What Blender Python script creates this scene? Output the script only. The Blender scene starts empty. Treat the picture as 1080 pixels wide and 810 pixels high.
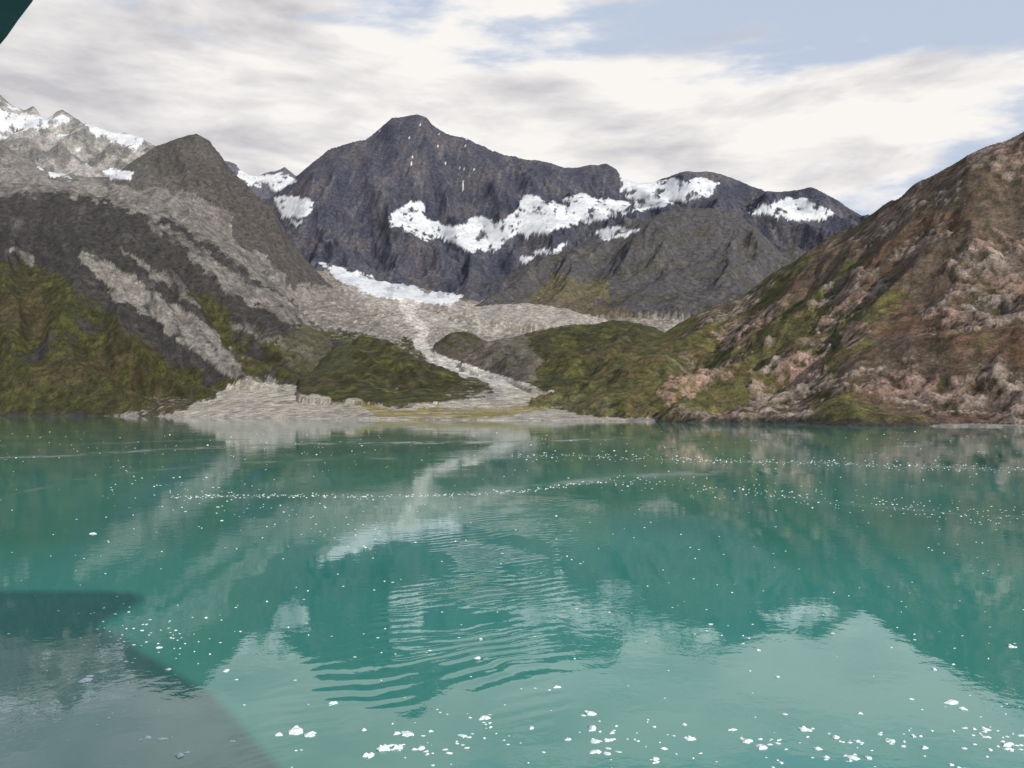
import bpy, math, numpy as np, random, time
from mathutils import Vector
T0=time.time()
S = bpy.context.scene
S.view_settings.view_transform='Standard'; S.view_settings.look='None'; S.view_settings.exposure=0
H=20.0; F=831.0; PITCH=math.atan(25/831.0); cp,sp=math.cos(PITCH),math.sin(PITCH)
# ---------------------------------------------------------------- helpers
def from_pixel(px,py,r):
    """bearing / height of an image pixel placed at a chosen depth r"""
    u=(px-540)/F; v=(405-py)/F; d=cp-v*sp
    return u/d, H+(sp+v*cp)/d*r
rng=np.random.RandomState(7)
ANG=rng.rand(16,256,256)*2*math.pi
GX=np.cos(ANG).astype(np.float32); GY=np.sin(ANG).astype(np.float32)
def gn(x,y,s=0):
    s%=16
    fx=np.floor(x); fy=np.floor(y)
    xi=fx.astype(np.int32); yi=fy.astype(np.int32)
    xf=(x-fx).astype(np.float32); yf=(y-fy).astype(np.float32)
    u=xf*xf*xf*(xf*(xf*6-15)+10); v=yf*yf*yf*(yf*(yf*6-15)+10)
    gx=GX[s].ravel(); gy=GY[s].ravel()
    def c(i,j):
        a=(((xi+i)&255)<<8)|((yi+j)&255)
        return gx.take(a)*(xf-i)+gy.take(a)*(yf-j)
    n0=c(0,0)*(1-u)+c(1,0)*u; n1=c(0,1)*(1-u)+c(1,1)*u
    return (n0*(1-v)+n1*v)*1.5
def fbm(x,y,o=4,s=0,g=.5):
    r=0;a=1
    for i in range(o):
        r=r+a*gn(x*2**i+13.7*i,y*2**i+5.1*i,s+i); a*=g
    return r
def ridged(x,y,o=4,s=0,g=.5):
    r=0;a=1;w=1
    for i in range(o):
        n=1-np.sqrt(gn(x*2.03**i+31.7*i,y*2.03**i+9.1*i,s+i)**2+.004)*2
        r=r+a*n*w; w=np.clip(n,0,1)*.6+.4; a*=g
    return r-.9
def sstep(a,b,x):
    t=np.clip((x-a)/(b-a),0,1); return t*t*(3-2*t)
def blur(Z,k):
    for ax in (0,1):
        c=np.cumsum(np.pad(Z,[(k+1,k) if a==ax else (0,0) for a in (0,1)],mode='edge'),axis=ax)
        Z=(np.take(c,np.arange(2*k+1,c.shape[ax]),axis=ax)-np.take(c,np.arange(0,c.shape[ax]-2*k-1),axis=ax))/(2*k+1)
    return Z
# ---------------------------------------------------------------- terrain grid
NC,NR=1300,1000
a0=from_pixel(-220,430,1)[0]; a1=from_pixel(1300,430,1)[0]
A=np.linspace(a0,a1,NC)
Y1=700*(8000/700.)**(np.linspace(0,1,NR))
AA,YY=np.meshgrid(A,Y1); XX=AA*YY
def smooth(v,k):
    if k<1: return v
    w=np.exp(-np.linspace(-2,2,2*k+1)**2); w/=w.sum()
    return np.convolve(np.pad(v,k,mode='edge'),w,mode='valid')
def line(pts,k=6):
    """pts: (px,py,r) or (px,None,r,z) -> per-column distance and height"""
    aa=[];rr=[];zz=[]
    for p in pts:
        if p[1] is None: a,_=from_pixel(p[0],430,p[2]); z=p[3]
        else: a,z=from_pixel(*p[:3])
        aa.append(a);rr.append(p[2]);zz.append(z)
    return smooth(np.interp(A,aa,rr),k),smooth(np.interp(A,aa,zz),k)
def layer(lines,lo,hi,ks=None,back=.7,front=6):
    L=[line(l,(ks[i] if ks else 6)) for i,l in enumerate(lines)]
    Z=np.full(AA.shape,-400.0)
    t_all=np.zeros(AA.shape)
    n=len(L)
    for i in range(n-1):
        r0,z0=L[i]; r1,z1=L[i+1]
        t=(YY-r0)/np.maximum(r1-r0,1)
        m=(t>=0)&(t<1)
        Z=np.where(m,z0+(z1-z0)*t,Z); t_all=np.where(m,(i+t)/(n-1),t_all)
    r1,z1=L[-1]; m=YY>=r1
    Z=np.where(m,z1-(YY-r1)*back,Z); t_all=np.where(m,1+(YY-r1)/2000,t_all)
    r0,z0=L[0]; m=YY<r0
    Z=np.where(m,z0-(r0-YY)*front,Z)
    al=from_pixel(lo,430,1)[0]; ah=from_pixel(hi,430,1)[0]
    Z=Z-np.clip(al-AA,0,9)*9000-np.clip(AA-ah,0,9)*9000
    return Z,t_all
def gully(dx,dy,lam,stretch,o,s,g=.42):
    l=math.hypot(dx,dy); dx/=l;dy/=l
    wx=gn(XX/500,YY/500,s+3)*90; wy=gn(XX/500+7,YY/500,s+5)*90
    X=XX+wx; Yw=YY+wy
    t=X*dx+Yw*dy; c=-X*dy+Yw*dx
    return ridged(c/lam,t/(lam*stretch),o,s,g)
shore=[(-400,None,2150,-9),(0,None,1960,-9),(100,None,1880,-9),(160,None,1800,-9),(200,None,1640,-9),(300,None,1430,-9),(400,None,1280,-9),(540,None,1180,-9),(660,None,1110,-9),(800,None,975,-9),(900,None,850,-9),(1080,None,765,-9),(1500,None,700,-9)]
fanl=[(p[0],None,p[2]+45,1.5) for p in shore]
# valley floor
flo,tf=layer([shore,fanl,
 [(-400,None,2300,20),(0,None,2150,20),(250,427,1800),(400,430,1560),(540,431,1520),(700,None,1500,14),(1500,None,1500,14)],
 [(-400,None,2500,70),(250,408,2150),(420,400,2050),(540,406,1900),(700,None,2000,50),(1500,None,2000,70)],
 [(-400,None,2900,200),(300,368,2700),(420,368,2600),(540,374,2650),(640,366,2600),(1500,None,2600,180)],
 [(-400,None,3300,320),(300,330,3200),(420,333,3150),(540,340,3150),(640,342,3100),(1500,None,3100,250)],
 [(-400,None,3900,500),(300,283,4000),(380,298,3900),(480,318,3800),(540,322,3700),(640,326,3700),(1500,None,3700,380)],
 [(-400,None,5200,650),(300,268,4700),(480,310,4500),(640,318,4500),(1500,None,5000,450)],
 ],-900,1900,[3,8,20,20,20,20,20,20],back=-.02,front=.3)
iso=fbm(XX/260,YY/260,5,1,.42)
iso2=ridged(XX/120,YY/120,4,2,.42)
flo=flo+iso2*np.interp(YY,[1300,1700,2400,3300],[.2,1,6,12])+iso*np.interp(YY,[1300,2000,3300],[.4,3,16])
# left near mountain
ln,tl=layer([
 [(-400,None,2150,-8),(0,None,1960,-8),(160,None,1850,-8),(230,None,1800,-4),(290,420,1900),(340,408,2050),(400,388,2350),(440,372,2500)],
 [(-400,372,2300),(0,378,2120),(120,388,2080),(200,402,2060),(250,405,2080),(300,400,2150),(350,392,2250),(400,376,2450),(440,368,2600)],
 [(-400,275,2700),(0,285,2500),(80,290,2480),(160,315,2450),(230,350,2430),(300,378,2400),(350,380,2450),(400,372,2550),(440,366,2650)],
 [(-400,150,3200),(-100,175,3100),(0,192,3000),(60,197,3000),(130,212,2950),(180,228,2950),(215,246,2900),(260,285,2850),(310,322,2800),(350,358,2700),(400,368,2650),(440,364,2700)]],
 -900,415,[4,8,10,3])
g1=gully(.9,-1,150,4.5,5,1,.45)
ln=ln+(g1*46+iso2*4)*np.clip(tl*3,0,1)*np.interp(tl,[0,.75,1],[1,1,.25])
# dome behind
dm,td=layer([
 [(-400,215,3050),(0,235,3050),(200,260,3000),(300,350,2900),(350,365,2900),(400,365,2950)],
 [(-400,170,3400),(0,186,3400),(60,190,3400),(120,198,3450),(180,205,3450),(230,235,3400),(280,285,3350),(330,322,3300),(400,345,3200)],
 [(-400,120,3900),(-50,140,3900),(0,150,3900),(20,163,3900),(50,180,3850),(90,188,3850),(120,185,3850),(145,165,3850),(165,153,3850),(185,147,3850),(198,141,3850),(207,140,3850),(222,150,3850),(245,180,3800),(268,203,3750),(290,222,3700),(305,250,3700),(322,272,3650),(345,298,3600),(372,320,3550),(400,338,3500),(430,350,3400)]],
 -900,420,[4,6,1])
g2=gully(.6,-1,190,3,5,4,.45)
dm=dm+(g2*46+iso2*6)*np.interp(td,[0,.8,1,1.2],[.5,1,.2,1])
# far snowy left
fl,tfl=layer([
 [(-400,260,4400),(0,230,4400),(300,260,4400)],
 [(-400,150,5000),(0,165,5000),(100,175,5000),(200,185,5000),(260,230,4900)],
 [(-400,60,5700),(-100,90,5700),(-30,85,5700),(0,100,5700),(10,108,5700),(25,116,5700),(35,110,5700),(48,124,5700),(66,115,5700),(82,124,5700),(100,131,5700),(120,138,5700),(150,140,5700),(170,152,5700),(200,160,5700),(240,210,5600)]],
 -900,240,[4,4,1])
g3=gully(.5,-1,260,2.5,5,6,.5)
fl=fl+(g3*75+iso2*9)*np.interp(tfl,[0,.8,1,1.2],[.5,1,.15,1])
# small ridge between
bt,tb=layer([
 [(150,300,6000),(400,300,6000)],
 [(150,170,7200),(235,168,7200),(250,172,7200),(270,181,7200),(288,180,7200),(300,175,7200),(312,184,7200),(330,180,7200),(400,190,7200)]],150,400,[4,1])
bt=bt+(g3*50)*np.interp(tb,[0,.8,1,1.2],[.5,1,.2,1])
# central mountain
cm,tc=layer([
 [(180,340,3700),(300,325,3800),(400,330,3900),(520,325,3900),(640,318,3900),(760,300,3900),(1000,300,3900)],
 [(180,290,4300),(300,260,4400),(400,268,4500),(480,272,4500),(560,270,4500),(640,252,4500),(720,240,4600),(800,248,4600),(1000,270,4600)],
 [(180,260,4800),(300,222,4800),(400,222,5000),(470,238,5050),(560,215,5100),(640,214,5200),(720,212,5200),(800,214,5200),(870,226,5200),(1000,262,5200)],
 [(180,260,5400),(240,215,5500),(285,208,5500),(318,182,5500),(330,170,5550),(345,158,5600),(358,154,5650),(372,149,5700),(385,147,5750),(398,138,5800),(408,130,5800),(414,125,5800),(428,123,5800),(440,122,5800),(450,124,5800),(456,131,5800),(470,138,5800),(485,144,5800),(500,150,5800),(520,158,5850),(540,163,5900),(560,169,5900),(580,172,5900),(595,177,5900),(612,176,5900),(640,173,5900),(650,178,5900),(657,187,5900),(690,191,5900),(703,188,5900),(714,181,5900),(724,178,5900),(745,178,5900),(760,181,5900),(775,188,5900),(790,196,5900),(800,201,5900),(822,203,5800),(840,201,5800),(856,197,5800),(868,201,5800),(884,210,5700),(900,222,5700),(930,240,5700),(1000,262,5700)]],
 170,1000,[5,8,8,0])
g4=gully(.35,-1,420,2.6,7,8,.5)
g4b=gully(-.5,-1,110,3,4,3,.5)
cm=cm+(g4*155+g4b*14+iso2*6)*np.interp(tc,[0,.3,.8,1,1.1],[.3,1,.75,.13,1])
# buttress right of centre
bu,tbu=layer([
 [(480,335,3500),(600,330,3400),(700,325,3300),(800,320,3200),(900,310,3200)],
 [(480,322,3800),(560,300,3900),(620,298,3900),(680,290,3900),(740,280,3900),(800,290,3800),(900,300,3800)],
 [(480,315,4200),(520,296,4300),(560,279,4350),(600,262,4400),(640,248,4400),(680,232,4400),(700,224,4400),(725,219,4400),(750,217,4400),(775,225,4400),(800,243,4400),(822,262,4400),(840,258,4400),(860,275,4400),(920,300,4300)]],480,920,[5,5,2])
bu=bu+(gully(-.9,-1,280,3,6,9,.5)*80+iso2*6)*np.interp(tbu,[0,.8,1,1.2],[.3,1,.2,1])
# green hill in valley
h1,t1=layer([
 [(480,386,2200),(500,391,2120),(530,400,2000),(560,411,1780),(600,413,1750),(660,405,1750),(720,400,1800)],
 [(480,382,2240),(510,378,2200),(540,380,2100),(560,378,2050),(620,375,2050),(680,370,2050),(720,385,2000)],
 [(480,384,2300),(495,374,2300),(510,362,2320),(540,354,2350),(560,350,2400),(600,343,2450),(640,338,2500),(675,338,2500),(700,350,2500),(730,370,2500)]],487,720,[3,5,3])
h1=h1+(gully(-.6,-1,90,3,4,5)*18+iso2*4)*np.interp(t1,[0,.4,1,1.2],[.2,1,.4,1])
h2,t2=layer([[(440,380,2400),(480,384,2380),(530,378,2400)],[(440,372,2600),(462,360,2600),(475,351,2600),(495,350,2600),(512,357,2600),(530,372,2600)]],458,515,[3,3])
h2=h2+iso2*6
h4,t4=layer([[(500,340,3100),(560,340,3000),(640,348,2950)],[(500,326,3400),(530,321,3400),(560,320,3400),(600,326,3300),(640,338,3200),(660,350,3100)]],490,660,[5,5])
h4=h4+iso2*10
h3,t3=layer([
 [(300,418,1800),(340,420,1700),(400,424,1600),(460,424,1600),(520,416,1700)],
 [(300,402,2000),(350,395,2000),(400,398,1950),(460,407,1850),(520,412,1800)],
 [(300,398,2300),(330,388,2350),(352,366,2400),(378,355,2400),(410,359,2330),(430,372,2200),(480,394,2050),(520,409,1900)]],315,512,[5,5,6])
h3=h3+(gully(.5,-1,80,3,4,11)*13+iso*5)*np.interp(t3,[0,.4,1,1.2],[.1,1,.6,1])
# right hill
rh,tr=layer([
 [(560,None,1400,-5),(640,None,1200,-7)]+[p for p in shore if p[0]>650],
 [(560,425,1500),(620,425,1350),(700,420,1220),(800,420,1120),(900,412,1010),(1080,400,900),(1500,390,830)],
 [(560,420,1560),(620,408,1600),(700,385,1550),(800,370,1450),(900,340,1300),(1000,310,1200),(1080,290,1170),(1500,250,1080)],
 [(560,420,1650),(600,408,1750),(620,398,1850),(640,382,2000),(660,366,2100),(700,346,2200),(740,327,2200),(765,318,2150),(782,308,2150),(800,298,2100),(820,284,2050),(845,266,2000),(862,258,1980),(890,240,1930),(905,233,1900),(930,216,1850),(945,210,1800),(960,196,1780),(985,180,1720),(1000,170,1700),(1020,158,1660),(1040,151,1640),(1060,146,1620),(1080,138,1600),(1150,110,1570),(1250,80,1540),(1500,20,1500)]],560,1900,[4,8,8,1],front=1)
g5=gully(-1,-1.1,180,2.2,5,12,.45)
wq=gn(XX/90,YY/90,7)*25
crag=ridged((XX+wq)/85,(YY+XX*.3+wq)/95,5,13,.5)
# where bare bedrock outcrops break through the turf
nA=fbm(XX/60,YY/60,5,3,.6); nB=fbm(XX/200+5,YY/200,5,5,.55); nC=fbm(XX/22,YY/22,4,10,.65)
outc=sstep(.12,.34,gn(XX/150+2,YY/190+8,15)*.9+nA*.35+.12*sstep(1800,900,YY)+.10*sstep(700,1000,540+F*AA)-.02)
rh=rh+(g5*28+iso2*4+outc*(crag*9+5+nC*2))*np.interp(tr,[0,.12,.8,1,1.1],[.12,.8,1,.3,1])
rh+= -18*np.abs(gn(XX/260+3,YY/260,9))*np.clip(tr*3,0,1)

stack=np.stack([flo,ln,dm,fl,bt,cm,bu,h1,h2,h3,rh,h4])
lid=np.argmax(stack,0); ZZ=np.max(stack,0); ZZ=np.maximum(ZZ,-12); del stack
ZZ=ZZ+nC*np.where(lid==0,np.interp(YY,[1300,1800,2600],[.1,.4,1.2]),.8)*np.interp(YY,[700,3000,6000],[.6,1.2,2.0])
print('terrain',time.time()-T0)
# ---------------------------------------------------------------- ground cover
dc=YY*cp+(ZZ-H)*sp
PX=540+F*XX/dc; PY=405-F*(-YY*sp+(ZZ-H)*cp)/dc     # camera-projected image pixel coordinates of every vertex, for the cover masks
sc=YY/F
qx=XX/sc
wsx=fbm(qx/30,ZZ/sc/22,5,12,.62)*.9; wsy=fbm(qx/30+4,ZZ/sc/22+3,5,14,.62)*.9
def poly(p,amp=1,ids=None):
    xs=[q[0] for q in p]; ys=[q[1] for q in p]
    X=PX+wsx*8*amp; Yp=PY+wsy*7*amp
    m=(X>min(xs))&(X<max(xs))&(Yp>min(ys))&(Yp<max(ys))
    if ids is not None: m&=np.isin(lid,ids)
    idx=np.nonzero(m); x=X[idx]; y=Yp[idx]; ins=np.zeros(x.shape,bool)
    n=len(p); j=n-1
    for i in range(n):
        xi,yi=p[i]; xj,yj=p[j]
        if yi!=yj:
            ins^=((yi>y)!=(yj>y))&(x<(xj-xi)*(y-yi)/(yj-yi)+xi)
        j=i
    out=np.zeros(PX.shape,bool); out[idx]=ins
    return out
C=np.zeros(ZZ.shape+(3,),np.float32)
def put(mask,col,w=None):
    m=mask.astype(np.float32)
    if w is not None: m=m*w
    m=m[...,None]
    C[:]=C*(1-m)+np.array(col)*m
base={0:(.19,.175,.16),1:(.036,.034,.034),2:(.080,.075,.071),3:(.17,.165,.16),4:(.09,.09,.11),5:(.050,.053,.071),6:(.058,.056,.060),7:(.07,.066,.05),8:(.065,.058,.045),9:(.05,.052,.025),10:(.088,.067,.050),11:(.14,.12,.095)}  # central mountain's blue tint puts distance haze into the rock colour
for k,c in base.items(): put(lid==k,c)  # near left mountain: dark rock, with some of its shade put into the base
put(lid==5,(.076,.069,.077),sstep(-.1,.5,g4b*.4+nB*.8)*.7)
put(lid==5,(.033,.036,.056),sstep(.1,.5,-nB)*.6)
put(lid==5,(.13,.125,.13),sstep(.35,.6,gn((XX-YY*.2)/30,YY/260,9)+nB*.3)*.35)
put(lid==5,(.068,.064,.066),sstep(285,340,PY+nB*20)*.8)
put((lid==6),(.050,.047,.036),sstep(.0,.5,nB+.1)*.6)
put((lid==6),(.105,.10,.10),sstep(.3,.55,gn((XX+YY*.6)/40,(YY-XX*.6)/300,9)+nB*.3)*.4)
put(poly([(575,290),(640,294),(655,312),(600,322),(570,312)],1.5,[6,5,0]),(.10,.088,.04),.65)
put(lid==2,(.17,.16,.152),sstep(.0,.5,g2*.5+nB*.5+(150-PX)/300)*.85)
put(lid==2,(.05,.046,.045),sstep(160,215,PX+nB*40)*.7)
put(lid==3,(.27,.26,.25),sstep(-.2,.4,nB))
put(lid==3,(.11,.11,.11),sstep(.0,.4,-nB)*.7)
# light scree on left mass
put(poly([(-300,150),(0,170),(60,186),(130,198),(205,206),(240,232),(270,270),(330,320),(300,318),(230,262),(180,232),(120,216),(60,206),(-300,190)],1.3,[1,2,3]),(.165,.155,.145),np.clip(.6+nA*.5,0,1))
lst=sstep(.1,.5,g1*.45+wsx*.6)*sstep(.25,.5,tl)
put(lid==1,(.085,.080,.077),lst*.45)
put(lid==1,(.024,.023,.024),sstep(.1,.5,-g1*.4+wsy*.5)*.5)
rill=sstep(-.9,0,gn((XX+YY*.9)/26,(YY-XX*.9)/260,4)+nC*.3)
for q,a in (([(86,264),(100,268),(150,300),(205,335),(240,362),(262,392),(290,404),(252,405),(215,378),(170,344),(120,312),(98,290)],.95),
          ([(125,262),(135,262),(200,305),(260,345),(330,370),(365,384),(330,384),(240,345),(180,305)],.7),
          ([(190,262),(204,264),(260,295),(330,336),(345,352),(300,338),(230,300)],.65),
          ([(10,262),(22,262),(40,285),(30,285)],.6),([(150,230),(165,232),(215,262),(250,290),(200,265)],.5)):
    put(poly(q,1.0,[1]),(.165,.155,.142),np.clip(a-.02+nA*.4,0,1)*rill)
put(poly([(330,300),(380,305),(420,330),(440,350),(430,365),(390,350),(350,345),(300,318)],1.3,[0,1,2,5]),(.16,.15,.138),.85)
# vegetation
def veg(p,ids,amp=1.3,dens=.35,c1=(.036,.038,.014),c2=(.053,.053,.018)):
    m=poly(p,amp,ids)
    w=sstep(-dens-.25,-dens+.1,nB*.6+nA*.5)
    put(m,c1,w*.92)
    put(m,c2,w*sstep(.0,.5,nC*.4+nA*.6)*.8)
    put(m,(.055,.044,.025),w*sstep(.05,.5,nB*.7-nC*.2+.1)*.7)
    put(m,(.022,.023,.012),w*sstep(.05,.45,-nA+nC*.2-g1*.2)*.6)
veg([(-320,262),(0,276),(45,282),(62,290),(95,312),(130,345),(190,385),(225,402),(205,439),(-320,441)],[1,0],1.3,.40)
veg([(200,300),(262,340),(325,378),(330,392),(290,405),(262,395),(225,350)],[1,0],1.3,.25)
veg([(212,402),(258,398),(266,410),(225,430),(198,432)],[1,0],1,.4)
veg([(320,350),(345,345),(450,366),(525,405),(500,418),(400,428),(325,420),(300,404),(368,392),(380,372)],[0,1,9],1,.5,c2=(.075,.075,.022))
veg([(548,350),(600,340),(676,334),(740,345),(700,385),(640,400),(612,412),(566,414),(556,402),(572,382)],[7],1,.45,c2=(.075,.073,.022))
veg([(455,345),(500,345),(500,362),(455,362)],[8],1,.2)
veg([(425,350),(450,352),(450,362),(425,362)],[0,1],1,.5)
put(poly([(300,352),(330,340),(345,352),(352,385),(330,392),(300,385)],1,[0,1]),(.07,.066,.04),.7)
put(poly([(485,380),(510,360),(548,352),(572,382),(556,404),(530,404),(485,392)],.8,[7]),(.10,.088,.074),np.clip(.7+g1*.3+nA,0,1))
put(poly([(485,392),(510,372),(540,366),(560,384),(552,404),(530,404)],.8,[7]),(.045,.042,.036),np.clip(nC*1.5+.3,0,1))
put(poly([(560,312),(640,322),(700,335),(640,345),(560,340)],1.2,[0,11,6]),(.10,.08,.045),.6)
# outwash, stream bed and delta
put(poly([(340,280),(450,308),(560,316),(640,334),(652,346),(560,348),(470,348),(450,352),(446,366),(470,382),(525,396),(552,404),(562,414),(540,416),(500,402),(452,380),(420,352),(370,315)],1,[0,8,11]),(.27,.25,.23),.85)
put((lid==0)&(PY<350),(.12,.10,.085),sstep(-.05,.4,nB+nA*.4)*.6)
put(poly([(420,312),(446,318),(438,332),(454,346),(446,362),(475,378),(525,396),(560,404),(556,414),(520,407),(470,389),(434,368),(440,350),(424,334)],.5,[0,8,7]),(.38,.365,.34),.9)
delta=poly([(262,398),(300,408),(345,420),(420,428),(520,420),(545,402),(575,412),(625,418),(640,430),(672,447),(150,447),(205,428),(250,404)],.7,[0,1,9,10,7])
put(delta,(.33,.305,.265),np.clip(.9+nA*.6,0,1))
stripe=sstep(.1,.4,gn(XX/200,YY/45,3)+nC*.25)
put(delta,(.17,.155,.10),stripe*.4)
put(lid==0,(.36,.34,.31),sstep(.25,.6,nC)*.4)
put(lid==0,(.12,.112,.10),sstep(.2,.6,-nC-.1)*.3)
put(poly([(372,427),(440,431),(560,428),(600,421),(570,435),(530,440),(470,441),(400,440)],.5,[0,9]),(.19,.155,.045),.35+.55*sstep(-.3,.2,gn(XX/120,YY/40,5)+nC*.3))
put(poly([(600,412),(640,416),(650,430),(625,432)],.8,[0,10,7]),(.32,.31,.29),.8)
# right hill
R=lid==10
put(R,(.062,.058,.052),sstep(.1,.6,nB)*.6)
put(R,(.110,.060,.040),sstep(.0,.45,nB*.5-nA*.4+gn(XX/140,YY/140,8)*.7)*.65)
gm=sstep(-.25,.15,nA*.35+nB*.5+(870-PX)/360+(PY-290)/500+gn(XX/130,YY/170,11)*.5)
put(R,(.064,.064,.024),gm*.92)
put(R,(.100,.090,.032),gm*sstep(.05,.5,nC*.3+gn(XX/90+5,YY/90,2)*.8)*.75)
put(R,(.090,.060,.034),sstep(.1,.4,gn(XX/60,YY/70,6)+nC*.2)*.5)
put(R,(.030,.030,.017),sstep(.1,.45,-nC*.4-gn(XX/40,YY/50,1)*.7)*.5)
rock=outc*sstep(660,780,PX)*sstep(-.5,-.1,nC+crag*.3)
put(R,(.145,.115,.096),rock*.88)
put(R,(.24,.205,.18),rock*sstep(.1,.5,nC+.05)*.5)
put(R,(.165,.100,.078),rock*sstep(.0,.4,gn(XX/80,YY/80,4))*.6)
put(R,(.040,.036,.035),rock*sstep(.1,.4,-crag*.5-nC*.4)*.75)
for q in ([(695,412),(715,395),(740,387),(750,395),(745,410),(715,425),(698,425)],[(750,355),(775,340),(805,325),(808,335),(790,360),(765,372)],[(830,372),(850,368),(868,378),(862,398),(840,398)],[(890,350),(905,340),(915,350),(905,362),(892,362)]):
    put(poly(q,1,[10]),(.24,.165,.135),np.clip(.6+nC,0,1)*.85)
put((lid==10)|(lid==1)&(PX<165),(.035,.033,.028),sstep(9,3,ZZ+nC*4)*.9*sstep(-5,-1,ZZ))
# snow and ice
sn=np.zeros(ZZ.shape,bool)
for q,ids in (
 ([(408,228),(424,222),(434,210),(446,218),(450,232),(466,240),(485,238),(505,230),(520,234),(540,226),(556,206),(575,212),(600,207),(640,211),(668,216),(650,224),(690,216),(650,229),(612,235),(580,246),(545,250),(520,262),(498,268),(480,256),(458,256),(440,247),(412,240)],[5,6]),
 ([(652,184),(690,191),(762,190),(748,205),(705,218),(678,224),(664,206)],[5]),
 ([(790,219),(830,210),(858,210),(876,228),(862,235),(835,230)],[5]),
 ([(545,271),(600,256),(588,266),(550,278)],[5,6]),([(628,246),(682,240),(662,250),(632,251)],[5,6]),
 ([(283,208),(302,205),(333,214),(324,232),(312,238),(296,224)],[5,4,2]),
 ([(245,172),(270,180),(300,184),(312,190),(292,204),(262,196),(248,186)],[4,5]),
 ([(336,277),(372,289),(420,302),(470,309),(496,318),(470,321),(420,315),(380,307),(355,296)],[5,0,2]),
 ([(-60,100),(0,118),(45,122),(54,131),(25,142),(-60,140)],[3]),([(74,122),(112,136),(152,139),(160,146),(140,158),(105,147)],[3]),
 ([(40,176),(75,181),(76,187),(46,184)],[2,1]),([(112,178),(142,184),(138,190),(115,187)],[2,3])):
    sn|=poly(q,.7,ids)
# rock ribs and crevassed gaps poking through the ice
gap=fbm(qx/15,ZZ/sc/9,5,2,.6)
sn&=~((gap<-.50)&(lid!=10)&(lid!=0))
streak=(lid==5)&(gn(XX/22,YY/300,9)>.66)&(PY<200)&(PX<500)&(PX>400)&(nC>.1)
sn|=streak
sn|=(lid==3)&(nB+gn(XX/150,YY/150,3)*.5>.5)&(PY<160)
ZB=blur(blur(ZZ,5),5)
sm=blur(sn.astype(float),2)
ZZ=ZZ*(1-sm*.95)+(ZB+sc*1.5)*sm*.95
put(sn,(.54,.56,.585),np.clip(.93+nC*.3,0,1))
put(sn,(.37,.40,.45),sstep(.0,.5,fbm(qx/18,ZZ/sc/6,4,7))*.7)
put(sn,(.25,.26,.29),sstep(.32,.5,-gap)*.6)
C=np.clip(C*(1+.15*nC[...,None]*(~sn[...,None])),.004,.9)
print('cover',time.time()-T0)

def grid_mesh(name,X,Y,Z,mat):
    nr,nc=X.shape
    me=bpy.data.meshes.new(name)
    co=np.stack([X,Y,Z],-1).reshape(-1,3).astype(np.float32)
    i=np.arange(nr*nc).reshape(nr,nc)
    f=np.stack([i[:-1,:-1],i[:-1,1:],i[1:,1:],i[1:,:-1]],-1).reshape(-1,4).astype(np.int32)
    me.vertices.add(len(co)); me.vertices.foreach_set('co',co.ravel())
    me.loops.add(f.size); me.loops.foreach_set('vertex_index',f.ravel())
    me.polygons.add(len(f)); me.polygons.foreach_set('loop_start',np.arange(0,f.size,4,dtype=np.int32))
    me.update(calc_edges=True)
    me.polygons.foreach_set('use_smooth',np.ones(len(f),bool))
    ob=bpy.data.objects.new(name,me); S.collection.objects.link(ob)
    me.materials.append(mat); return ob
def newmat(name):
    m=bpy.data.materials.new(name); m.use_nodes=True
    nt=m.node_tree; b=nt.nodes['Principled BSDF']; return m,nt,b
def N(nt,t,**k):
    n=nt.nodes.new(t)
    for a,v in k.items(): setattr(n,a,v)
    return n
def math_(nt,op,a,b=None,c=None):
    n=nt.nodes.new('ShaderNodeMath'); n.operation=op
    for i,v in enumerate((a,b,c)):
        if v is None: continue
        if isinstance(v,(int,float)): n.inputs[i].default_value=v
        else: nt.links.new(v,n.inputs[i])
    return n.outputs[0]
def noise(nt,vec,scale,detail=6,rough=.6,dist=0):
    n=nt.nodes.new('ShaderNodeTexNoise'); n.inputs['Scale'].default_value=scale
    n.inputs['Detail'].default_value=detail; n.inputs['Roughness'].default_value=rough; n.inputs['Distortion'].default_value=dist
    if vec is not None: nt.links.new(vec,n.inputs['Vector'])
    return n.outputs['Fac']
# terrain material
mt,nt,b=newmat('rock_scree_tundra_snow')
at=N(nt,'ShaderNodeAttribute',attribute_name='ground_cover')
geo=N(nt,'ShaderNodeNewGeometry')
pos=geo.outputs['Position']
n1=noise(nt,pos,.05,6,.72); n2=noise(nt,pos,.25,3,.7)
mul=math_(nt,'MAXIMUM',math_(nt,'MULTIPLY_ADD',n1,3.0,-.5),.25)
mul2=math_(nt,'MAXIMUM',math_(nt,'MULTIPLY_ADD',n2,2.4,-.2),.3)
mm=math_(nt,'MULTIPLY',mul,mul2)
vm=N(nt,'ShaderNodeVectorMath',operation='SCALE'); nt.links.new(at.outputs['Vector'],vm.inputs[0]); nt.links.new(mm,vm.inputs['Scale'])
bw=N(nt,'ShaderNodeRGBToBW'); nt.links.new(at.outputs['Color'],bw.inputs[0])
mr=N(nt,'ShaderNodeMapRange'); nt.links.new(bw.outputs[0],mr.inputs[0]); mr.inputs[1].default_value=.37; mr.inputs[2].default_value=.48
mx=N(nt,'ShaderNodeMix',data_type='RGBA'); nt.links.new(mr.outputs[0],mx.inputs[0]); nt.links.new(vm.outputs[0],mx.inputs[6]); nt.links.new(at.outputs['Color'],mx.inputs[7])
nt.links.new(mx.outputs[2],b.inputs['Base Color'])
b.inputs['Roughness'].default_value=.95; b.inputs['Specular IOR Level'].default_value=.15
rk=math_(nt,'SUBTRACT',1.0,math_(nt,'MULTIPLY',mr.outputs[0],.8))
bp=N(nt,'ShaderNodeBump'); bp.inputs['Distance'].default_value=4.5; nt.links.new(rk,bp.inputs['Strength'])
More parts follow.
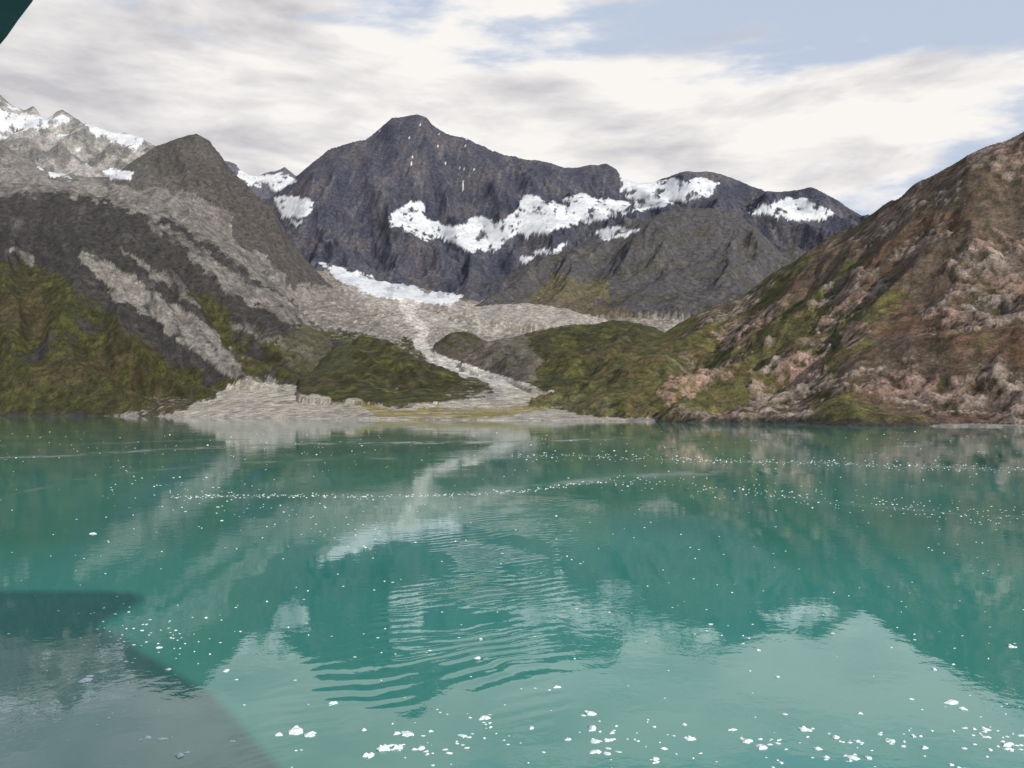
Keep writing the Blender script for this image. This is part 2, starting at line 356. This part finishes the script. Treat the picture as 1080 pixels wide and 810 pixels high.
nt.links.new(n1,bp.inputs['Height'])
bp2=N(nt,'ShaderNodeBump'); bp2.inputs['Distance'].default_value=.8; nt.links.new(rk,bp2.inputs['Strength'])
nt.links.new(n2,bp2.inputs['Height']); nt.links.new(bp.outputs[0],bp2.inputs['Normal']); nt.links.new(bp2.outputs[0],b.inputs['Normal'])
ter=grid_mesh('mountain_terrain',XX,YY,ZZ,mt)
ca=ter.data.attributes.new('ground_cover','FLOAT_COLOR','POINT')
ca.data.foreach_set('color',np.concatenate([C,np.ones(C.shape[:2]+(1,))],-1).astype(np.float32).ravel())

# ---------------------------------------------------------------- water
th=np.concatenate([np.linspace(-40,40,560),np.linspace(41,319,80)])
th=np.radians(np.append(th,th[0]+360))
rr=np.concatenate([[.5],8*(30000/8.)**np.linspace(0,1,600)])
TH,RR=np.meshgrid(th,rr)
WX=RR*np.sin(TH); WY=RR*np.cos(TH); WZ=WX*0
front=WY>1
wd=np.where(front,WY*cp-H*sp,1e9)
wpx=540+F*WX/wd; wpy=405-F*(-WY*sp-H*cp)/wd
def wline(pts,wid):
    x=np.array([p[0] for p in pts],float); y=np.array([p[1] for p in pts],float)
    yy=np.interp(wpx,x,y); e=sstep(x[0],x[0]+60,wpx)*(1-sstep(x[-1]-60,x[-1],wpx))
    return np.exp(-((wpy-yy+fbm(WX/9,WY/9,2,4)*.6)/wid)**2)*e*front
wn=fbm(WX/14,WY/22,4,3,.65)
st=np.zeros(WX.shape)
for pts,wd_,s in (([(-200,492),(60,481),(200,473),(330,468),(430,467),(560,466),(700,460)],1.5,.9),
  ([(-200,560),(0,524),(100,503),(220,490),(380,483),(470,485)],1.6,.5),
  ([(440,534),(520,520),(600,509),(700,500),(800,496)],3.5,.7),
  ([(180,524),(300,523),(420,524),(560,518),(620,508)],1.3,.5),
  ([(560,480),(700,484),(850,488),(1000,493),(1150,497)],1.4,.7),
  ([(700,512),(800,520),(900,532),(1000,541),(1200,552)],1.0,.4),
  ([(-100,470),(50,470),(160,466),(300,462)],1.2,.5)):
    st+=wline(pts,wd_)*s*np.clip(.6+wn*1.4,0,1)
ax=np.interp(WY,[30,46,60,90,130,170,260],[-10,-8,-5,-2,1,4,10])
wk=np.exp(-((WX-ax)/np.interp(WY,[40,80,160],[6,7,9]))**2)*sstep(36,50,WY)*(1-sstep(140,200,WY))
wk=wk*np.clip(.65+fbm(WX/12,WY/18,3,6)*1.3,0,1.2)
wm,nt,b=newmat('glacial_water')
geo=N(nt,'ShaderNodeNewGeometry'); pos=geo.outputs['Position']
atn=N(nt,'ShaderNodeAttribute',attribute_name='wake')
sep=N(nt,'ShaderNodeSeparateColor'); nt.links.new(atn.outputs['Color'],sep.inputs[0])
big=noise(nt,pos,.012,4,.5)
ramp=N(nt,'ShaderNodeValToRGB'); nt.links.new(big,ramp.inputs[0])
ramp.color_ramp.elements[0].position=.35; ramp.color_ramp.elements[0].color=(.022,.180,.146,1)
ramp.color_ramp.elements[1].position=.65; ramp.color_ramp.elements[1].color=(.046,.255,.218,1)
mx=N(nt,'ShaderNodeMix',data_type='RGBA'); nt.links.new(math_(nt,'MULTIPLY',sep.outputs[0],.5),mx.inputs[0]); nt.links.new(ramp.outputs[0],mx.inputs[6]); mx.inputs[7].default_value=(.38,.52,.49,1)
h1_=noise(nt,pos,.6,3,.55); h2_=noise(nt,pos,.06,2,.5); patch=noise(nt,pos,.02,3,.5)
pm=N(nt,'ShaderNodeMapRange'); nt.links.new(patch,pm.inputs[0]); pm.inputs[1].default_value=.42; pm.inputs[2].default_value=.62; pm.inputs[3].default_value=.2; pm.inputs[4].default_value=1
mp=N(nt,'ShaderNodeMapping'); nt.links.new(pos,mp.inputs[0]); mp.inputs['Rotation'].default_value=(0,0,math.radians(62))
wv=N(nt,'ShaderNodeTexWave'); nt.links.new(mp.outputs[0],wv.inputs[0]); wv.inputs['Scale'].default_value=.15; wv.inputs['Distortion'].default_value=11; wv.inputs['Detail'].default_value=3; wv.inputs['Detail Scale'].default_value=.5
hh=math_(nt,'MULTIPLY',math_(nt,'MULTIPLY',h1_,.020),pm.outputs[0])
hh=math_(nt,'ADD',hh,math_(nt,'MULTIPLY',h2_,.04))
hh=math_(nt,'ADD',hh,math_(nt,'MULTIPLY',math_(nt,'MULTIPLY',wv.outputs['Fac'],.045),sep.outputs[1]))
bp=N(nt,'ShaderNodeBump'); bp.inputs['Distance'].default_value=1; bp.inputs['Strength'].default_value=1; nt.links.new(hh,bp.inputs['Height'])
# milky glacial-flour body colour under a dielectric surface
df=N(nt,'ShaderNodeBsdfDiffuse'); nt.links.new(mx.outputs[2],df.inputs['Color'])
gl=N(nt,'ShaderNodeBsdfGlossy'); gl.inputs['Color'].default_value=(1,1,1,1); nt.links.new(bp.outputs[0],gl.inputs['Normal'])
nt.links.new(math_(nt,'MULTIPLY_ADD',sep.outputs[0],.25,.01),gl.inputs['Roughness'])
fr=N(nt,'ShaderNodeFresnel'); fr.inputs['IOR'].default_value=1.68; nt.links.new(bp.outputs[0],fr.inputs['Normal'])
ms=N(nt,'ShaderNodeMixShader'); nt.links.new(fr.outputs[0],ms.inputs[0]); nt.links.new(df.outputs[0],ms.inputs[1]); nt.links.new(gl.outputs[0],ms.inputs[2])
nt.links.new(ms.outputs[0],nt.nodes['Material Output'].inputs['Surface']); nt.nodes.remove(b)
wat=grid_mesh('water',WX,WY,WZ,wm)
if wat.data.polygons[1000].normal.z<0: wat.data.flip_normals()
ca=wat.data.attributes.new('wake','FLOAT_COLOR','POINT')
ca.data.foreach_set('color',np.stack([np.clip(st,0,1),wk,wk*0,wk*0+1],-1).astype(np.float32).ravel())

# ---------------------------------------------------------------- floating ice (one object)
random.seed(3)
im,nt,b=newmat('glacier_ice'); b.inputs['Roughness'].default_value=.45
geo=N(nt,'ShaderNodeNewGeometry'); nn=noise(nt,geo.outputs['Position'],6,4,.6); rp=N(nt,'ShaderNodeValToRGB'); nt.links.new(nn,rp.inputs[0])
rp.color_ramp.elements[0].position=.3; rp.color_ramp.elements[0].color=(.42,.57,.60,1); rp.color_ramp.elements[1].position=.6; rp.color_ramp.elements[1].color=(.74,.77,.77,1)
nt.links.new(rp.outputs[0],b.inputs['Base Color'])
V=[];Fc=[]
def chunk(x,y,s):
    n=random.randint(6,9); b0=len(V); el=random.uniform(.8,1.7); ro=random.uniform(-.5,.5)
    hgt=s*random.uniform(.08,.28); rad=[random.uniform(.5,1.2) for _ in range(n)]
    ph=random.random()*6
    for ring,(k,z) in enumerate(((1.0,-hgt*.4),(.9,hgt*.4),(.45,hgt*random.uniform(.8,1.2)))):
        for i in range(n):
            a=ph+i*2*math.pi/n; q=rad[i]*s*.5*k*random.uniform(.8,1.15)
            dx=math.cos(a)*q*el; dy=math.sin(a)*q
            V.append((x+dx*math.cos(ro)-dy*math.sin(ro),y+dx*math.sin(ro)+dy*math.cos(ro),z*random.uniform(.6,1.3)))
    for r in range(2):
        for i in range(n):
            j=(i+1)%n; Fc.append((b0+r*n+i,b0+r*n+j,b0+(r+1)*n+j,b0+(r+1)*n+i))
    Fc.append(tuple(b0+2*n+i for i in range(n)))
def seen(px,py):
    v=(405-py)/F; u=(px-540)/F; t=-H/(sp+v*cp); return u*t,(cp-v*sp)*t
def drop(px,py,spx):
    x,y=seen(px,py); s=max(.06,spx*y/F)
    if spx>7:
        for _ in range(random.randint(2,4)):
            chunk(x+random.gauss(0,s*.45),y+random.gauss(0,s*.5),s*random.uniform(.25,.6))
        chunk(x,y,s*.85)
    else: chunk(x,y,s)
def rs(): return min(random.lognormvariate(0,.5),3.2)
for px,py,s in [(91,718,15),(312,772,20),(98,563,6),(352,742,7),(178,706,6),(190,797,12),(238,708,7),(404,790,20),(420,789,13),(430,774,15),(444,789,14),(384,770,6),(488,776,9),(511,757,12),(504,694,7),(560,768,7),(622,753,11),(626,768,12),(627,782,11),(629,793,15),(640,781,11),(640,795,10),(788,782,12),(803,788,14),(820,784,9),(851,770,13),(862,790,7),(905,782,9),(940,782,11),(963,776,7),(975,789,7),(1003,741,13),(1018,768,7),(1040,770,9),(1062,786,12),(1066,682,9),(820,714,6),(800,686,6),(245,782,7),(156,778,9),(172,779,8),(900,799,16),(1078,776,9),(700,790,7),(588,725,6),(985,706,6),(168,683,6)]:
    drop(px,py,s)
for _ in range(110): drop(random.uniform(380,1120),random.gauss(785,16),2.2+rs()*2.2)
for _ in range(200): drop(random.uniform(-150,1230),random.uniform(640,812),1.3+rs()*1.0)
for _ in range(60): drop(random.gauss(165,40),random.gauss(672,16),1.3+rs()*.9)
for _ in range(200): drop(random.uniform(-250,1330),random.uniform(530,650),1.0+rs()*.6)
for _ in range(120):
    t=random.random(); drop(120+t*280+random.gauss(0,12),505+t*60+random.gauss(0,14),1.0+rs()*.5)
for _ in range(280):
    px=random.uniform(180,640); py=np.interp(px,[180,300,420,560,620],[524,523,524,518,508])+random.gauss(0,1.2); drop(px,py,.8+rs()*.5)
for _ in range(600):
    px=random.uniform(540,1330); py=np.interp(px,[540,700,850,1000,1150],[480,484,488,493,497])+random.gauss(0,2.2); drop(px,py,.55+rs()*.5)
for _ in range(380):
    px=random.uniform(640,1330); py=np.interp(px,[640,700,800,900,1000,1300],[505,510,519,530,539,565])+random.gauss(0,6); drop(px,py,.8+rs()*.55)
for _ in range(550): drop(random.uniform(-250,1330),455+abs(random.gauss(0,35)),.45+rs()*.45)
me=bpy.data.meshes.new('floating_ice'); me.from_pydata(V,[],Fc); me.materials.append(im)
o=bpy.data.objects.new('floating_ice',me); S.collection.objects.link(o)

# ---------------------------------------------------------------- ship the picture is taken from (its shadow lies on the water)
import bmesh
ship=bpy.data.objects.new('cruise_ship',None); S.collection.objects.link(ship)
def simple(name,col,r=.5,metal=0):
    m,nt,b=newmat(name); n=noise(nt,None,3,4); rp=N(nt,'ShaderNodeValToRGB'); nt.links.new(n,rp.inputs[0])
    rp.color_ramp.elements[0].color=tuple(c*.85 for c in col)+(1,); rp.color_ramp.elements[1].color=tuple(col)+(1,)
    nt.links.new(rp.outputs[0],b.inputs['Base Color']); b.inputs['Roughness'].default_value=r; b.inputs['Metallic'].default_value=metal; return m
white=simple('white_ship_paint',(.75,.75,.74),.4); navy=simple('navy_hull_paint',(.02,.03,.07),.3); glass=simple('dark_glass',(.02,.03,.035),.08); teal=simple('teal_paint',(.02,.11,.11),.5)
def prism(name,outline,lo,hi,mat,axis='y'):
    n=len(outline); v=[];f=[]
    for k in (lo,hi):
        for p in outline: v.append((p[0],k,p[1]) if axis=='y' else (p[0],p[1],k))
    f.append(tuple(range(n))); f.append(tuple(reversed(range(n,2*n))))
    for i in range(n): j=(i+1)%n; f.append((j,i,n+i,n+j))
    me=bpy.data.meshes.new(name); me.from_pydata(v,[],f); me.materials.append(mat)
    ob=bpy.data.objects.new(name,me); S.collection.objects.link(ob); ob.parent=ship
    bm=bmesh.new(); bm.from_mesh(me); bmesh.ops.recalc_face_normals(bm,faces=bm.faces); bm.to_mesh(me); bm.free()
    return ob
hull=[(-178,-1.2),(-185,-6),(-186,-17),(-185,-28),(-178,-32.8),(20,-32.8),(45,-28),(62,-21),(70,-17),(62,-13),(45,-6),(20,-1.2)]
prism('hull',hull,-2,13,navy,'z')
prism('superstructure',[(-172,13.01),(22,13.01),(18,20),(17.2,24),(16.6,30),(12.4,37.2),(9.8,41.5),(-168,41.5)],-32,-1,white)
prism('sky_lounge',[(-60,41.51),(8,41.51),(15,43.5),(17,44.5),(17,46.3),(14,46.8),(-60,46.8)],-30,-1.02,white)
prism('stern_lounge',[(-150,41.51),(-64,41.51),(-62,45.5),(-148,45.5)],-30,-2,white)
prism('funnel',[(-120,46),(-104,46),(-108,58),(-122,58)],-22,-11,navy)
for k in range(8):
    z=15+k*3.15
    prism('balcony_deck_%d'%k,[(-165,z),(12,z),(12,z+.16),(-165,z+.16)],-.98,.3,white)
    prism('window_band_%d'%k,[(-164,z+.6),(11,z+.6),(11,z+2.3),(-164,z+2.3)],-.99,-.93,glass)
    prism('balcony_rail_%d'%k,[(-165,z+1.12),(12,z+1.12),(12,z+1.17),(-165,z+1.17)],.22,.27,white)
def arm(depth):
    out=[]
    for px,py in ((-260,330),(-60,108),(0,33),(12,15),(26,-4),(90,-120),(160,-300),(-260,-300)):
        u=(px-540)/F; out.append((u*depth, H+(430-py)/F*depth))
    return out
prism('davit_arm',arm(1.75),-.9,1.75,teal)

# ---------------------------------------------------------------- light
EL=24; dirv=Vector((-.552*math.cos(math.radians(EL)),.834*math.cos(math.radians(EL)),-math.sin(math.radians(EL))))
sl=bpy.data.lights.new('sun','SUN'); sl.energy=5.0; sl.angle=math.radians(.8); sl.color=(1,.93,.82)
so=bpy.data.objects.new('sun',sl); S.collection.objects.link(so); so.rotation_euler=dirv.to_track_quat('-Z','Y').to_euler(); so.location=(60,-60,120)
w=bpy.data.worlds.new('World'); S.world=w; w.use_nodes=True; nt=w.node_tree; nt.nodes.clear()
out=N(nt,'ShaderNodeOutputWorld'); bg=N(nt,'ShaderNodeBackground'); nt.links.new(bg.outputs[0],out.inputs[0])
sky=N(nt,'ShaderNodeTexSky',sky_type='NISHITA'); sky.sun_disc=False; sky.sun_elevation=math.radians(EL); sky.sun_rotation=math.atan2(.552,-.834)
bg.inputs['Strength'].default_value=.1
tc_=N(nt,'ShaderNodeTexCoord'); gen=tc_.outputs['Generated']
sx=N(nt,'ShaderNodeSeparateXYZ'); nt.links.new(gen,sx.inputs[0]); X_,Y_,Z_=sx.outputs
zz=math_(nt,'ADD',math_(nt,'ABSOLUTE',Z_),.45)
cb=N(nt,'ShaderNodeCombineXYZ'); nt.links.new(math_(nt,'DIVIDE',X_,zz),cb.inputs[0]); nt.links.new(math_(nt,'DIVIDE',Y_,zz),cb.inputs[1]); nt.links.new(math_(nt,'MULTIPLY',Z_,4.0),cb.inputs[2])
cn=noise(nt,cb.outputs[0],1.9,11,.56,.15)
cn2=noise(nt,cb.outputs[0],3.4,9,.56,.15)
bias=math_(nt,'ADD',math_(nt,'MULTIPLY',X_,-.16),math_(nt,'MULTIPLY',Z_,-.50))
cov=math_(nt,'ADD',cn,math_(nt,'ADD',bias,.245))
cr=N(nt,'ShaderNodeMapRange'); nt.links.new(cov,cr.inputs[0]); cr.inputs[1].default_value=.45; cr.inputs[2].default_value=.54; cr.interpolation_type='SMOOTHSTEP'
ccol=N(nt,'ShaderNodeValToRGB'); nt.links.new(math_(nt,'ADD',cn2,math_(nt,'MULTIPLY',X_,.12)),ccol.inputs[0])
e=ccol.color_ramp.elements; e[0].position=.36; e[0].color=(.56,.55,.58,1); e[1].position=.58; e[1].color=(.96,.93,.90,1)
cs=N(nt,'ShaderNodeVectorMath',operation='SCALE'); nt.links.new(ccol.outputs[0],cs.inputs[0]); cs.inputs['Scale'].default_value=10
hz=N(nt,'ShaderNodeMix',data_type='RGBA'); hz.inputs[0].default_value=.75; nt.links.new(sky.outputs[0],hz.inputs[6]); hz.inputs[7].default_value=(6.4,7.2,8.7,1)
mx=N(nt,'ShaderNodeMix',data_type='RGBA'); nt.links.new(cr.outputs[0],mx.inputs[0]); nt.links.new(hz.outputs[2],mx.inputs[6]); nt.links.new(cs.outputs[0],mx.inputs[7])
nt.links.new(mx.outputs[2],bg.inputs['Color'])
# ---------------------------------------------------------------- camera
cd=bpy.data.cameras.new('camera'); cd.sensor_width=36; cd.lens=36*F/1080; cd.clip_start=.1; cd.clip_end=60000
co=bpy.data.objects.new('camera',cd); S.collection.objects.link(co); co.location=(0,0,H); co.rotation_euler=(math.pi/2+PITCH,0,0)
S.camera=co
print('done',time.time()-T0)
